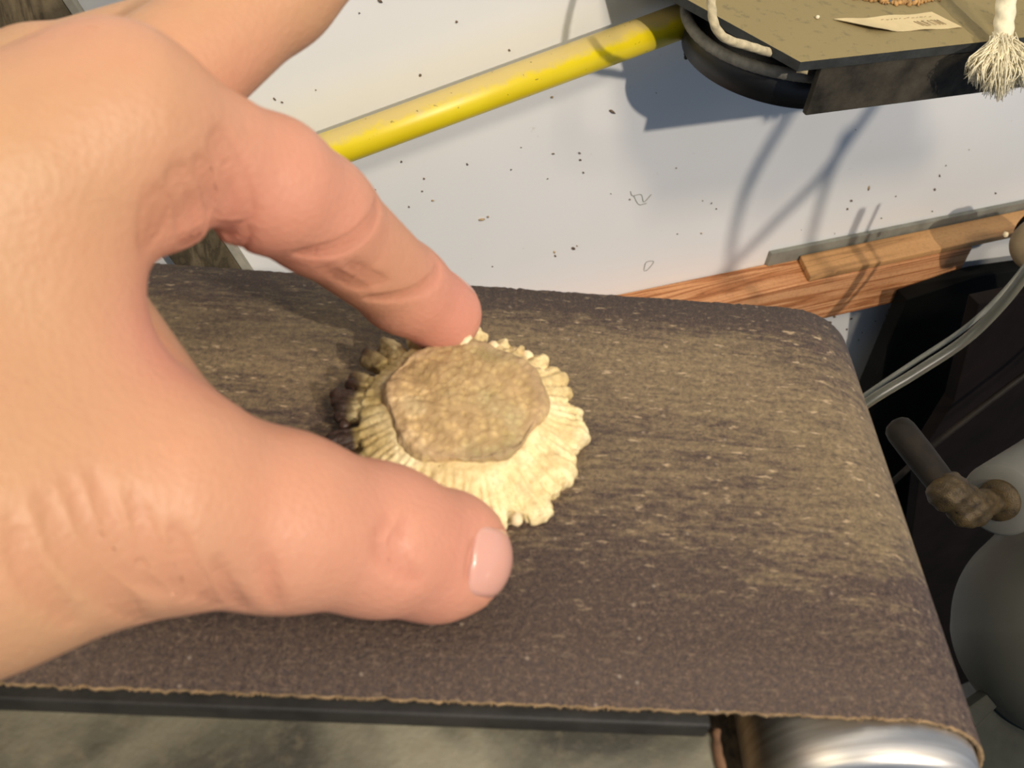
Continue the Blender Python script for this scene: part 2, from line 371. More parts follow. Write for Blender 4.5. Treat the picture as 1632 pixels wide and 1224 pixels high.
t = NT('nail', Base_Color=(0.60, 0.315, 0.245), Roughness=0.25); t.b.inputs['Subsurface Weight'].default_value = 0.2; t.b.inputs['Subsurface Scale'].default_value = 0.002
t.b.inputs['Coat Weight'].default_value = 0.4; M_nail = t.m

# ------------------------------------------------------------------ structure
pl, ex = box_pts(wp(-1.4, 0, 0.0), WU * 2.8, np.array([0, 0, 2.3]), -WN * 0.05)
tag(prism('wall_back', pl, ex, M_wall), kind='structure')
tag(prism('floor', [(-1.8, -1.2, -0.05), (1.6, -1.2, -0.05), (1.6, 1.6, -0.05), (-1.8, 1.6, -0.05)], np.array([0, 0, 0.05]), M_floor), kind='structure')

# ------------------------------------------------------------------ belt sander
YN, YF, XC, RR = 0.079, 0.181, 0.0805, 0.0215
XL = -0.22
sander = thing('belt_sander', ((XL + XC) / 2, 0.13, 0.0), 'belt sander with a worn brown abrasive belt stretched over a silver roller', 'sander')
def belt_path():
    pts = []
    for xx in np.linspace(XL, XC, 90): pts.append((xx, 0.0, 0, 1))
    for a in np.linspace(90, -90, 30)[1:]: a = math.radians(a); pts.append((XC + RR * math.cos(a), -RR + RR * math.sin(a), math.cos(a), math.sin(a)))
    for xx in np.linspace(XC, XL, 60)[1:]: pts.append((xx, -2 * RR, 0, -1))
    for a in np.linspace(-90, -270, 24)[1:-1]: a = math.radians(a); pts.append((XL + RR * math.cos(a), -RR + RR * math.sin(a), math.cos(a), math.sin(a)))
    return pts
pts = belt_path(); ny = 8; vs = []; fs = []; mi = []
# resample finely along the run so the frayed edge is real geometry
A = np.array(pts + [pts[0]]); Lc = np.concatenate([[0], np.cumsum(np.hypot(np.diff(A[:, 0]), np.diff(A[:, 1])))])
ss = np.linspace(0, Lc[-1], 1100, endpoint=False); A = np.stack([np.interp(ss, Lc, A[:, i]) for i in range(4)], 1); n = len(A)
j0 = 0.38 * np.array([0.0009 * (mnoise.noise(Vector((s * 300, 0, 0))) + 0.5 * mnoise.noise(Vector((s * 1300, 3, 0)))) + 0.0003 * RNG.normal() for s in ss])
j1 = 0.3 * np.array([0.0007 * mnoise.noise(Vector((s * 300, 9, 0))) + 0.0003 * RNG.normal() for s in ss])
yfr = np.linspace(0, 1, ny + 1)
for i in range(n):
    x_, z_, nx_, nz_ = A[i]; sink = 0.0
    for k_ in range(ny + 1):
        y_ = YN + (YF - YN) * yfr[k_] + (j0[i] if k_ == 0 else j1[i] if k_ == ny else 0)
        vs.append((x_, y_, BZ + z_))
    for k_ in (0, ny):
        y_ = YN + (YF - YN) * yfr[k_] + (j0[i] * 1.2 - 0.0002 if k_ == 0 else j1[i] + 0.0002)
        vs.append((x_ - nx_ * 0.0007, y_, BZ + z_ - nz_ * 0.0007))
st = ny + 3
for i in range(n):
    a, b = i * st, ((i + 1) % n) * st
    for k_ in range(ny): fs.append((a + k_, b + k_, b + k_ + 1, a + k_ + 1)); mi.append(0)
    fs.append((a + ny + 1, b + ny + 1, b, a)); mi.append(1)
    fs.append((a + ny, b + ny, b + ny + 2, a + ny + 2)); mi.append(1)
    fs.append((a + ny + 2, b + ny + 2, b + ny + 1, a + ny + 1)); mi.append(1)
o = mesh_obj('abrasive_belt', vs, fs, None, sander, True, mats=[M_belt, M_back], midx=mi, origin=((XL + XC) / 2, 0.13, BZ))
for m_ in (0,): pass
# frayed threads along the near edge
acc = Acc()
for i in range(420):
    xx = random.uniform(XL, XC + 0.004); l = random.uniform(0.0003, 0.0009); ph = random.uniform(-1, 1)
    p0 = np.array([xx, YN + 0.0004, BZ - 0.0004]); p1 = p0 + np.array([ph * l, -l, random.uniform(-0.0003, 0.0005)])
    acc.add(*tube_geo([p0, (p0 + p1) / 2 + [0, 0, 0.0001], p1], random.uniform(0.00007, 0.00018), 4))
o = mesh_obj('edge_thread', acc.v, acc.f, M_back, sander); tag(o, kind='stuff')
def drum_prof(L, r): return [(0, r * 0.80), (0.0006, r * 0.93), (0.002, r * 0.985), (0.006, r), (L / 2, r * 1.003), (L - 0.006, r), (L - 0.002, r * 0.985), (L - 0.0006, r * 0.93), (L, r * 0.8)]
for nm, xx in (('idler_roller', XC), ('drive_roller', XL)):
    rc = np.array([xx, YN - 0.0075, BZ - RR]); L = YF - YN + 0.0055
    dr = lathe(nm, rc, rc + [0, 1, 0], drum_prof(L, RR - 0.0014), M_steel, sander, 96); dr['label'] = 'polished silver steel roller' if xx > 0 else 'silver steel drive roller'
    lathe('axle', rc - [0, 0.012, 0], rc, [(0, 0.0045), (0.001, 0.005), (L + 0.022, 0.005), (L + 0.024, 0.0045)], M_oily, dr, 24)
pl, ex = box_pts((XL + 0.022, YN - 0.0018, BZ - 0.0018), (XC - 0.03 - XL - 0.024, 0, 0), (0, YF - YN + 0.0036, 0), (0, 0, -0.004)); prism('platen', pl, ex, M_platen, sander, 0.0005)
XH = 0.0500
pl, ex = box_pts((XL + 0.024, YN - 0.050, BZ - 0.0058), (XH - XL - 0.024, 0, 0), (0, 0.0495, 0), (0, 0, -0.095)); o = prism('side_housing', pl, ex, M_house, sander, 0.001); o['label'] = 'black housing plate dulled by grey dust'
acc = Acc()
yy = np.linspace(YN - 0.050, YN - 0.0006, 60)
rim = [np.array([XH + 0.0002 + 0.0003 * mnoise.noise(Vector((y_ * 260, 1, 0))), y_, BZ - 0.0058 + 0.0003]) for y_ in yy]
v, f = tube_geo(rim, [0.0008 + 0.0003 * mnoise.noise(Vector((y_ * 500, 5, 0))) for y_ in yy], 8); mesh_obj('housing_rim', v, f, M_rust, sander)
pl, ex = box_pts((XL + 0.03, YN + 0.006, BZ - 0.0062), (XC - XL - 0.075, 0, 0), (0, YF - YN - 0.012, 0), (0, 0, -0.0340)); prism('belt_frame', pl, ex, M_platen, sander, 0.001)
pl, ex = box_pts((XL + 0.03, YN - 0.035, BZ - 0.1010), (0.20, 0, 0), (0, 0.12, 0), (0, 0, -(BZ - 0.1010))); prism('stand', pl, ex, M_darkst, sander, 0.002)

# ------------------------------------------------------------------ antler burr
bc = PZ(735, 699, 0.0); bc = np.array([bc[0], bc[1], BZ])
RND = random.Random(11)
NL = 30
ang = np.sort((np.arange(NL) + np.array([RND.uniform(-.25, .25) for _ in range(NL)])) * 2 * math.pi / NL)
lobes = []
for i, a in enumerate(ang):
    big = 1.0
    if -1.35 < ((a + math.pi) % (2 * math.pi)) - math.pi < 0.1: big = 1.35       # the broad cream lobes face the camera's right
    R = 0.0247 + RND.uniform(-.0012, .0008) + (0.0006 if big > 1 else 0) + 0.0014 * max(0, -math.cos(a))
    if big > 1 and i % 2: continue
    lobes.append((a, R, 0.0021 * (1 + RND.uniform(-.2, .25)) * (1.55 if big > 1 else 1)))
tilt = Matrix.Rotation(math.radians(7), 3, 'X') @ Matrix.Rotation(math.radians(2), 3, 'Y'); TL = np.array(tilt)
BC = bc + np.array([0, 0, 0.0040])
def loc(p): return (p - BC) @ TL
def glob(q): return q @ TL.T + BC
def burr_sdf(p):
    q = loc(p); r = np.hypot(q[:, 0], q[:, 1]); th = np.arctan2(q[:, 1], q[:, 0])
    zc = -0.0008 + 0.0040 * np.clip((0.0215 - r) / 0.0075, 0, 1)
    d = np.maximum(r - (0.0203 + 0.0014 * (q[:, 0] - q[:, 1]) / (r + 1e-6)), np.abs(q[:, 2] - zc * 0.5) - (0.0016 + zc * 0.5)); d = d - 0.0007
    for a, R, rr in lobes:
        c, s = math.cos(a), math.sin(a)
        d = smin(d, caps(q, (c * 0.0155, s * 0.0155, 0.0008), (c * (R - rr), s * (R - rr), -0.0008), rr * 0.8, rr), 0.0005)
    return d
def burr_detail(p):
    q = loc(p); d = burr_sdf(p); r = np.hypot(q[:, 0], q[:, 1]); th = np.arctan2(q[:, 1], q[:, 0])
    amp = np.clip((r - 0.014) / 0.005, 0, 1)
    d = d + amp * 0.00042 * (np.sin(th * 61 + 3 * np.sin(th * 5)) + 0.6 * np.sin(th * 97 + 2))
    d = d + amp * 0.00022 * np.sin(q[:, 0] * 1900 + 2 * np.sin(q[:, 1] * 1300)) * np.sin(q[:, 1] * 2100 + 1)
    for ca, w_, dp in ((-0.12, .05, .0042), (-0.42, .06, .0050), (-0.92, .055, .0052)):    # deep notches between the lobes
        dd = np.abs(((th - ca + math.pi) % (2 * math.pi)) - math.pi); d = d + dp * np.exp(-(dd / w_) ** 2) * np.clip((r - 0.0175) / 0.004, 0, 1)
    return d
burr = thing('antler_burr', (bc[0], bc[1], BZ), 'cream and brown antler burr slice held flat against the sanding belt', 'antler')
v, q = surface(burr_sdf, BC - 0.0285 + [0, 0, 0.018], BC + 0.0285 - [0, 0, 0.016], 0.0008, 1, burr_detail)
v[:, 2] = np.maximum(v[:, 2], BZ + 0.0001)
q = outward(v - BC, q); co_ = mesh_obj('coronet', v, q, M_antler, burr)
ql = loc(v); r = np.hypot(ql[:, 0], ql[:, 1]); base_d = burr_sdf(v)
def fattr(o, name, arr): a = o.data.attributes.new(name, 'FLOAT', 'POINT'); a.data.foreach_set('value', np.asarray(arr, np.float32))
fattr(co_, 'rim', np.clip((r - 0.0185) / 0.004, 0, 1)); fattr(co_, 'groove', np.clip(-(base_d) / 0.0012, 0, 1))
# sawn core standing on it
cc = np.array([0.0000, 0.0016, 0.0])
NR, NA = 46, 180; vs = []; rimv = []
for i in range(NR + 1):
    u_ = i / NR
    for k_ in range(NA):
        a = 2 * math.pi * k_ / NA; R0 = 0.0152 * (1 + 0.035 * math.sin(2 * a + 1) + 0.02 * math.sin(5 * a) + 0.012 * math.sin(9 * a + 2))
        if u_ < 0.6: rr = R0 * (u_ / 0.6) * 0.93; zz = 0.0076 - 0.0010 * (u_ / 0.6) ** 2
        else:
            w_ = (u_ - 0.6) / 0.4; rr = R0 * (0.93 + 0.07 * math.sin(min(1, w_ * 3) * math.pi / 2) + 0.13 * max(0, w_ - 0.35) ** 1.6); zz = 0.0066 - 0.0078 * w_ + 0.0004 * math.cos(w_ * 9)
        p = np.array([cc[0] + rr * math.cos(a), cc[1] + rr * math.sin(a), zz])
        nn = mnoise.noise(Vector(p * 420)); n2 = mnoise.noise(Vector(p * 1300)); n3 = mnoise.noise(Vector(p * 130))
        rad = np.array([math.cos(a), math.sin(a), 0]) if u_ >= 0.6 else np.zeros(3)
        p = p + (rad + np.array([0, 0, 1.0]) * (1 if u_ < 0.7 else 0.2)) * (0.00028 * nn + 0.00016 * n2 + 0.0010 * n3)
        vs.append(p); rimv.append(max(0, 1 - abs(u_ - 0.6) * 5))
fs = []
for i in range(NR):
    for k_ in range(NA): fs.append((i * NA + k_, (i + 1) * NA + k_, (i + 1) * NA + (k_ + 1) % NA, i * NA + (k_ + 1) % NA))
vs = glob(np.array(vs)); fs.append([NR * NA + k_ for k_ in range(NA)][::-1])
o = mesh_obj('sawn_core', vs, fs, M_core, burr); fattr(o, 'rim', rimv); o['label'] = 'porous tan sawn face'
def pearl(px, py, zz, s, dark=False, seed=0):
    c = PZ(px, py, zz); v, f = blob_geo(c, np.array(s) * 1.0, seed, sub=2, rot=np.eye(3))
    o = mesh_obj('pearl', v, f, M_pearld if dark else M_pearl, burr)
    if dark: o['label'] = 'dark brown pearl'
    return o
for i, (a, b, zz, s, dk) in enumerate([(739, 553, .0105, (.0020, .0015, .0034), 0), (787, 553, .0080, (.0014, .0012, .0012), 0), (822, 562, .006, (.001, .001, .001), 0), (840, 570, .0055, (.0016, .0016, .0015), 0),
        (852, 588, .0055, (.0013, .0013, .0013), 0), (822, 828, .0032, (.0012, .0012, .0012), 0), (587, 607, .0045, (.0012, .0012, .0012), 1), (617, 598, .005, (.001, .001, .0012), 1), (562, 632, .0042, (.0012, .0014, .0012), 1),
        (553, 655, .0040, (.0013, .0013, .0012), 1), (549, 678, .0038, (.0012, .0013, .0012), 1), (544, 702, .0032, (.0016, .0015, .0012), 1), (556, 712, .0030, (.0013, .0012, .0011), 1)]):
    pearl(a, b, zz, s, bool(dk), i)

# ------------------------------------------------------------------ the hand: one continuous surface
T0, T1, T15, T2, T3 = P(-100, 825, .128), P(255, 800, .140), P(445, 830, .150), P(603, 860, .1610), P(697, 878, .1700)
I0, Ia, I1, I2, I3 = P(185, 205, .140), P(400, 285, .157), P(508, 345, .170), P(642, 458, .197), P(705, 501, .2082)
M0, M1, M2, M3 = P(160, 205, .158), P(444, -14, .175), P(690, -240, .180), P(800, -330, .185)
R0, R1, R2, R3 = P(65, 150, .186), P(385, 22, .222), P(560, -150, .236), P(650, -230, .242)
L0, L1, L2, L3 = P(20, 240, .185), P(240, 160, .205), P(330, 240, .212), P(360, 290, .214)
WR = P(-470, 520, .118); WR2 = WR + np.array([-0.012, 0.016, -0.012])
FA = np.array([-0.36, 0.035, BZ + 0.115]); FA2 = FA + np.array([-0.004, 0.02, -0.01])
def chain(p, pts, rs, k):
    d = None
    for i in range(len(pts) - 1):
        e = caps(p, pts[i], pts[i + 1], rs[i], rs[i + 1]); d = e if d is None else smin(d, e, k)
    return d
def hand_sdf(p):
    pal = caps(p, I0, WR, .0130, .0190)
    for a, ra in ((M0, .0125), (R0, .0118), (L0, .0108)): pal = smin(pal, caps(p, a, WR2, ra, .019), .010)
    pal = smin(pal, caps(p, WR, FA, .0195, .033), .012); pal = smin(pal, caps(p, WR2, FA2, .0195, .033), .012)
    pal = smin(pal, caps(p, T0, WR, .0185, .019), .014)
    th = chain(p, [T0, T1, T15, T2, T3], [.0185, .0143, .0125, .0112, .0103], .004)
    th = smin(th, caps(p, P(690, 898, .170), P(728, 888, .1725), .0088, .0086), .005)
    web = smin(caps(p, P(50, 330, .136), P(58, 560, .138), .0115, .0125), caps(p, P(58, 560, .138), P(178, 755, .140), .0125, .0135), .008)
    web = smin(web, caps(p, P(135, 545, .158), P(250, 705, .154), .0115, .011), .003)
    th = smin(th, web, .010)
    pal = smin(pal, th, .012)
    ind = chain(p, [I0, P(330, 246, .150), P(425, 290, .159), I1, I2, I3], [.0130, .0091, .0098, .0093, .0083, .0079], .003)
    ind = smin(ind, caps(p, P(436, 303, .160), P(490, 328, .167), .0096, .0088), .0025)
    ind = smin(ind, caps(p, P(338, 300, .150), P(344, 290, .150), .0058, .006), .0016)
    ind = smin(ind, caps(p, P(276, 326, .146), P(282, 300, .146), .0060, .006), .0016)
    d = smin(pal, ind, .006)
    mid = chain(p, [M0, M1, M2, M3], [.0115, .0088, .0080, .0072], .004)
    rin = chain(p, [R0, R1, R2, R3], [.0110, .0088, .0078, .0072], .004)
    pin = chain(p, [L0, L1, L2, L3], [.0100, .0072, .0066, .0062], .004)
    d = smin(d, smin(smin(mid, rin, .001), pin, .001), .003)
    return d
creases = [  # (pixel trail, depth, width)
    ([(352, 235), (368, 290), (374, 345), (366, 372), (352, 392)], .0042, .0019),
    ([(285, 285), (303, 320), (311, 352), (308, 385)], .0030, .0017),
    ([(320, 262), (336, 300), (341, 330)], .0015, .0016),
    ([(250, 318), (248, 350), (240, 380)], .0018, .0020),
    ([(603, 330), (588, 362), (553, 390), (510, 402), (480, 404)], .0021, .0011),
    ([(560, 425), (585, 445), (610, 452)], .0012, .0014), ([(520, 430), (560, 452), (590, 458)], .0008, .0016),
    ([(700, 425), (690, 448), (650, 470), (612, 476), (590, 476)], .0015, .0010),
    ([(648, 835), (632, 868), (640, 905), (665, 925)], .0009, .0014), ([(600, 860), (612, 890), (650, 925)], .0006, .0013), ([(625, 820), (600, 860)], .0005, .0014),
    ([(110, 770), (150, 860), (210, 915), (270, 945)], .0009, .0013), ([(150, 760), (185, 850), (240, 920)], .0009, .0013), ([(75, 800), (110, 880), (180, 950), (225, 990)], .0010, .0015),
    ([(215, 800), (245, 880), (300, 950)], .0010, .0013), ([(280, 850), (300, 910), (345, 965)], .0011, .0013), ([(20, 830), (50, 920), (110, 990)], .0009, .0015),
    ([(345, 900), (360, 940), (385, 968)], .0009, .0011), ([(420, 880), (430, 930), (440, 965)], .0007, .0012),
]
# nail bed of the thumb
ndir = T3 - T2; ndir /= np.linalg.norm(ndir)
def nail_frame(tip, prev, up):
    d = tip - prev; d /= np.linalg.norm(d); up = up - d * (up @ d); up /= np.linalg.norm(up); return d, up, np.cross(d, up)
def crease_fn(trails):
    segs = []
    for pts_, dp, w_ in trails:
        q3 = [x if isinstance(x, np.ndarray) else trace(hand_sdf, *x) for x in pts_]
        q3 = spline(q3, 4)
        for i in range(len(q3) - 1): segs.append((q3[i], q3[i + 1], dp * min(1, 0.4 + 1.2 * min(i, len(q3) - 2 - i) / max(1, len(q3) / 2)), w_))
    return segs
TD, TU, TS = nail_frame(T3, T2, np.array([-0.04, -0.60, 0.83]))
TU2 = TU * 0.88 + TD * 0.475; TD2 = TD * 0.88 - TU * 0.475           # the plate slopes over the tip
NC = T3 - TD * 0.0010
def on_nail(u_, w_, lift=0.0, c=NC, D=TD2, U=TU2, S=TS):
    o_ = c + D * u_ + S * w_ + U * 0.030; s_ = trace(hand_sdf, 0, 0, 0.0, -U, o_); return s_ + U * lift
fold = [on_nail(-0.0068 + 0.0135 * (abs(k_) / 7) ** 3, 0.0062 * k_ / 7 * (1.0)) for k_ in range(-7, 8)]
SEG = crease_fn(creases) + [(fold[i], fold[i + 1], .0009, .0007) for i in range(len(fold) - 1)]
GRP = [SEG[k_:k_ + 6] for k_ in range(0, len(SEG), 6)]
def hand_detail(p):
    d = hand_sdf(p); best = np.zeros(len(p))
    for g_ in GRP:
        e_ = np.array([[s[0], s[1]] for s in g_]).reshape(-1, 3); w = np.where(((p > e_.min(0) - .004) & (p < e_.max(0) + .004)).all(1))[0]
        if not len(w): continue
        q = p[w]
        for a, b, dp, w_ in g_: best[w] = np.maximum(best[w], dp * np.exp(-(caps(q, a, b, 0, 0) / w_) ** 2))
    return d + best
hand = thing('person', (WR[0], WR[1], BZ), 'person\'s bare left hand reaching in and pinching the antler burr', 'person')
v, q = surface(hand_sdf, (-0.41, 0.0, BZ - 0.002), (0.06, 0.26, BZ + 0.16), 0.0019, 2, hand_detail)
q = outward(v - v.mean(0), q)
v[:, 2] = np.maximum(v[:, 2], BZ + 0.0003)
ho = mesh_obj('hand', v, q, M_skin, hand)
def near(c, s): return np.exp(-(np.linalg.norm(v - c, axis=1) / s) ** 2)
fl = 0.95 * near(I3, .017) + 0.55 * near(I2, .016) + 0.60 * near(Ia, .022) + 0.5 * near(I1, .018) + 0.75 * near(T3, .016) + 0.50 * near(T2, .022) + 0.40 * near(T15, .022) + 0.3 * near(P(290, 350, .145), .014) + 0.45 * near(P(110, 75, .135), .012) + 0.3 * near(T1, .02)
fl += 0.7 * near(P(250, 560, .14), .010)
fattr(ho, 'flush', np.clip(fl, 0, 1)); fattr(ho, 'crease', np.clip(-hand_sdf(v) / .0022, 0, 1))
def make_nail(c, D, U, S, hl, hw, lift=0.0002, label=None):
    n_, m_ = 14, 13; vs = []
    for i in range(n_):
        for k_ in range(m_):
            u_ = -1 + 2 * i / (n_ - 1); w_ = -1 + 2 * k_ / (m_ - 1)
            lim = (1 - abs(u_) ** 4) ** 0.5 if u_ < 0 else (1 - abs(u_) ** 3) ** 0.45; lim = max(lim, 0.25)
            vs.append(on_nail(u_ * hl, w_ * hw * lim, lift * (1 - 0.9 * abs(w_) ** 3), c, D, U, S))
    b_ = [x - U * 0.0009 for x in vs]; n0 = len(vs); fs = []
    for i in range(n_ - 1):
        for k_ in range(m_ - 1):
            a = i * m_ + k_; fs.append((a, a + 1, a + m_ + 1, a + m_)); fs.append((n0 + a, n0 + a + m_, n0 + a + m_ + 1, n0 + a + 1))
    ring = list(range(m_)) + [i * m_ + m_ - 1 for i in range(1, n_)] + [(n_ - 1) * m_ + k_ for k_ in range(m_ - 2, -1, -1)] + [i * m_ for i in range(n_ - 2, 0, -1)]
    for i in range(len(ring)): a, b2 = ring[i], ring[(i + 1) % len(ring)]; fs.append((a, n0 + a, n0 + b2, b2))
    o = mesh_obj('fingernail', vs + b_, fs, M_nail, hand)
    if label: o['label'] = label
make_nail(NC, TD2, TU2, TS, .0062, .0055, label='pale pink thumbnail with a bright shine')
for tip, prev, up in ((I3, I2, np.array([.19, .35, .18])), (M3, M2, np.array([0, .3, 1.])), (R3, R2, np.array([0, .5, 1.])), (L3, L2, np.array([.2, 1., .3]))):
    D_, U_, S_ = nail_frame(tip, prev, up); make_nail(tip + D_ * .001, D_, U_, S_, .0052, .0046)

# ------------------------------------------------------------------ things against the wall
# yellow pipe
pa, pb = PW(140, 381, .022), PW(1150, 10, .022)
o = lathe('yellow_pipe', pa, pb, [(0, .0070), (.0005, .0084), (np.linalg.norm(pb - pa) - .0005, .0084), (np.linalg.norm(pb - pa), .0070)], M_yel, None, 40)
tag(o, 'yellow plastic pipe running diagonally along the white wall', 'pipe')
# weathered batten
s1, s2 = PW(37, 5, .012), PW(318, 405, .012); d_ = s2 - s1; d_ /= np.linalg.norm(d_); e_ = np.cross(d_, WN); e_ /= np.linalg.norm(e_)
if e_[0] < 0: e_ = -e_
bat = thing('wooden_batten', s2 + d_ * .15, 'weathered brown wooden batten slanting down the wall behind the hand', 'batten')
hwid = .0128
pl, ex = box_pts(s1 - d_ * .2 - e_ * hwid, d_ * (np.linalg.norm(s2 - s1) + .35), e_ * hwid * 2, -WN * .010); prism('board', pl, ex, M_old, bat, .0008)
pl, ex = box_pts(s1 - d_ * .2 + e_ * (hwid + .0001), d_ * (np.linalg.norm(s2 - s1) + .35), e_ * .0032, -WN * .0115); o = prism('edge_strip', pl, ex, M_oldedge, bat, .0005); o['label'] = 'pale grey strip along one edge'
# beam and board at the foot of the white panel
ZB = BZ + .154 - .38 * 1.12
sb0 = WS(PW(1000, 465)) - .12; se = WS(PW(1552, 352)) - .004
def wbox(s0, s1_, o0, o1, z0, z1): return [wp(s0, o0, z0), wp(s1_, o0, z0), wp(s1_, o1, z0), wp(s0, o1, z0)], np.array([0, 0, z1 - z0])
sE = WS(PW(1548, 400, .026))
pl, ex = wbox(sb0, sE, .0006, .026, ZB - .040, ZB); o = prism('pine_beam', pl, ex, M_pine, None, .0015); tag(o, 'reddish pine beam with streaky grain fixed low on the white wall', 'beam')
sC = WS(PW(1292, 412, .02)); pl, ex = wbox(sC, sC + .5, .0045, .0258, ZB + .0003, ZB + .0050)
pl[0] = pl[0] + WU * .006; o = prism('pine_board', pl, ex, M_pine2, None, .001); tag(o, 'orange pine board lying on top of the streaky beam', 'board')
sG = WS(PW(1220, 415)); pl, ex = wbox(sG, sG + .5, .0003, .0035, ZB + .0002, ZB + .011); o = prism('board_shadow_strip', pl, ex, M_strip, None, .0004); tag(o, 'dull grey strip standing in for the shadow of the orange board on the wall', 'strip')  # the orange board's shadow on the wall, built as a thin grey strip
# chips and flecks stuck on the wall
def flecks(name, lst, mat, label, off=0.0, seed=3):
    acc = Acc(); r = np.random.default_rng(seed)
    for px, py, s, asp, rot in lst:
        c = PW(px, py, off + .0006); k_ = s / 4400.0
        a = math.radians(rot); ax = WU * math.cos(a) - np.array([0, 0, 1]) * math.sin(a); ay = np.cross(WN, ax)
        v_, f_ = blob_geo(np.zeros(3), (k_ * asp, k_, .0006), int(r.integers(1e6)), np.stack([ax, ay, WN], 1)); acc.add(v_ + c, f_)
    o = mesh_obj(name, acc.v, acc.f, mat); return tag(o, label, 'sawdust', kind='stuff')
rr = random.Random(5)
dk = [(976, 178, 4, 3.2, 35), (640, 258, 2.5, 1, 0), (676, 285, 2.5, 1, 0), (925, 255, 2.6, 1.5, 40), (745, 262, 2, 2, 60), (673, 305, 2, 1, 0), (914, 396, 4, 1.8, 40), (882, 245, 2, 2, 10), (873, 285, 1.8, 1, 0), (924, 244, 2, 2, 40),
      (1357, 320, 3.2, 1.8, 40), (1351, 333, 3, 1.5, 60), (1490, 302, 3.5, 1.8, 60), (1498, 280, 1.5, 5, 60), (1508, 264, 2, 1.2, 30), (1142, 333, 2, 1, 0), (1078, 268, 1.8, 1, 0), (1080, 373, 1.8, 1, 0), (1486, 337, 2, 1.8, 40), (1428, 313, 1.8, 1.5, 60), (1587, 308, 2.6, 1.5, 30),
      (1405, 348, 2, 1.5, 30), (728, 35, 3, 1, 0), (812, 80, 2, 2, 60), (670, 120, 3, 1, 60), (606, 2, 3, 2, 30), (785, 425, 1.8, 1, 0), (1004, 318, 2, 1.5, 30), (930, 275, 2, 1.5, 60), (438, 158, 1.5, 3, 50), (450, 163, 1.5, 2, 30), (885, 408, 2.5, 1.8, 70), (1120, 320, 1.5, 1, 0)]
for _ in range(22): dk.append((rr.uniform(430, 1560), rr.uniform(20, 430), rr.uniform(.7, 1.5), rr.uniform(1, 2.2), rr.uniform(0, 180)))
flecks('dark_wood_fleck', dk, M_chipd, 'small dark flecks of wood scattered over the white wall')
tn = [(768, 350, 4, 2.2, 5), (778, 346, 3, 1, 30), (884, 402, 3, 1.5, 60), (920, 392, 2, 1, 0), (925, 112, 2.5, 2.2, 20), (880, 155, 3, 1.2, 0), (690, 320, 2, 2, 30), (1118, 372, 2, 2, 30), (1385, 300, 3, 3, 80)]
flecks('tan_sawdust_fleck', tn, M_chipt, 'tan crumbs of sawdust stuck on the white wall below the yellow pipe', seed=4)
lw = [(1322, 515, 9, 1.4, 30), (1336, 538, 5, 2, 60), (1330, 505, 4, 2, 30), (1350, 525, 3, 2, 60), (1357, 508, 4, 1.5, 0), (1368, 542, 3, 1.2, 0), (1374, 530, 2, 2, 70), (1395, 512, 2, 1.5, 0), (1412, 503, 2, 1.5, 0), (1345, 550, 3, 2, 50), (1405, 530, 1.5, 1, 0)]
flecks('paint_stain_fleck', lw, M_chipd, 'dark brown flecks on the white wall under the pine beam', seed=6)
# pencil-like scrape marks
acc = Acc()
for tr in ([(1005, 305), (1008, 312), (1022, 310), (1026, 322), (1038, 310)], [(1010, 312), (1018, 326), (1030, 324)], [(1026, 430), (1030, 418), (1042, 417), (1032, 430), (1026, 432)]):
    v_, f_ = tube_geo(spline([PW(a, b, .0003) for a, b in tr], 4), .00018, 5); acc.add(v_, f_)
o = mesh_obj('scrape_mark', acc.v, acc.f, M_strip); tag(o, 'thin grey scrape marks on the white wall right of the fingertip', 'mark', kind='stuff')

# ------------------------------------------------------------------ guard with pulley, top right
ZG = -.046
gA, gR, gL = PZ(1276, 99, ZG), PZ(1700, 52, ZG), PZ(1040, -31, ZG)
fu = gR - gA; fu /= np.linalg.norm(fu); lu = gL - gA; lu /= np.linalg.norm(lu)
hc = PZ(1375, -60, ZG); hr = .0410
guard = thing('machine_guard', gA + fu * .08 + np.array([0, 0, -.045]), 'black steel machine guard with a dusty top and round hole beside the wall', 'machine guard')
# top plate with a round hole
outer = [gA, gA + fu * .19, gA + fu * .19 + lu * .15, gA + lu * .15]
def plate_hole(name, outer, hc, hr, th, mat, parent):
    NA_ = 72; ins = []; out = []
    for k_ in range(NA_):
        a = 2 * math.pi * k_ / NA_; d_ = np.array([math.cos(a), math.sin(a), 0]); ins.append(hc + d_ * hr); best = 9
        for i in range(4):
            p0, p1 = outer[i], outer[(i + 1) % 4]; e = p1 - p0; M_ = np.array([[d_[0], -e[0]], [d_[1], -e[1]]])
            if abs(np.linalg.det(M_)) < 1e-12: continue
            t_, s_ = np.linalg.solve(M_, (p0 - hc)[:2])
            if t_ > 0 and -1e-6 <= s_ <= 1 + 1e-6: best = min(best, t_)
        out.append(hc + d_ * best)
    for cnr in outer:                                   # snap the nearest rim point onto each corner
        i = int(np.argmin([np.linalg.norm(x - cnr) for x in out])); out[i] = cnr
    dz = np.array([0, 0, -th]); vs = ins + out + [x + dz for x in ins] + [x + dz for x in out]; fs = []
    for k_ in range(NA_):
        j = (k_ + 1) % NA_; fs += [(k_, NA_ + k_, NA_ + j, j), (2 * NA_ + k_, 2 * NA_ + j, 3 * NA_ + j, 3 * NA_ + k_), (k_, j, 2 * NA_ + j, 2 * NA_ + k_), (NA_ + k_, 3 * NA_ + k_, 3 * NA_ + j, NA_ + j)]
    return mesh_obj(name, vs, fs, mat, parent, False)
o = plate_hole('top_plate', outer, hc, hr, .0042, M_guard, guard); o['label'] = 'olive brown dusty top plate with a round hole'
fA = gA + fu * .0130 - lu * -.001
nrm = np.cross(fu, [0, 0, 1]); nrm = nrm if nrm[1] > 0 else -nrm
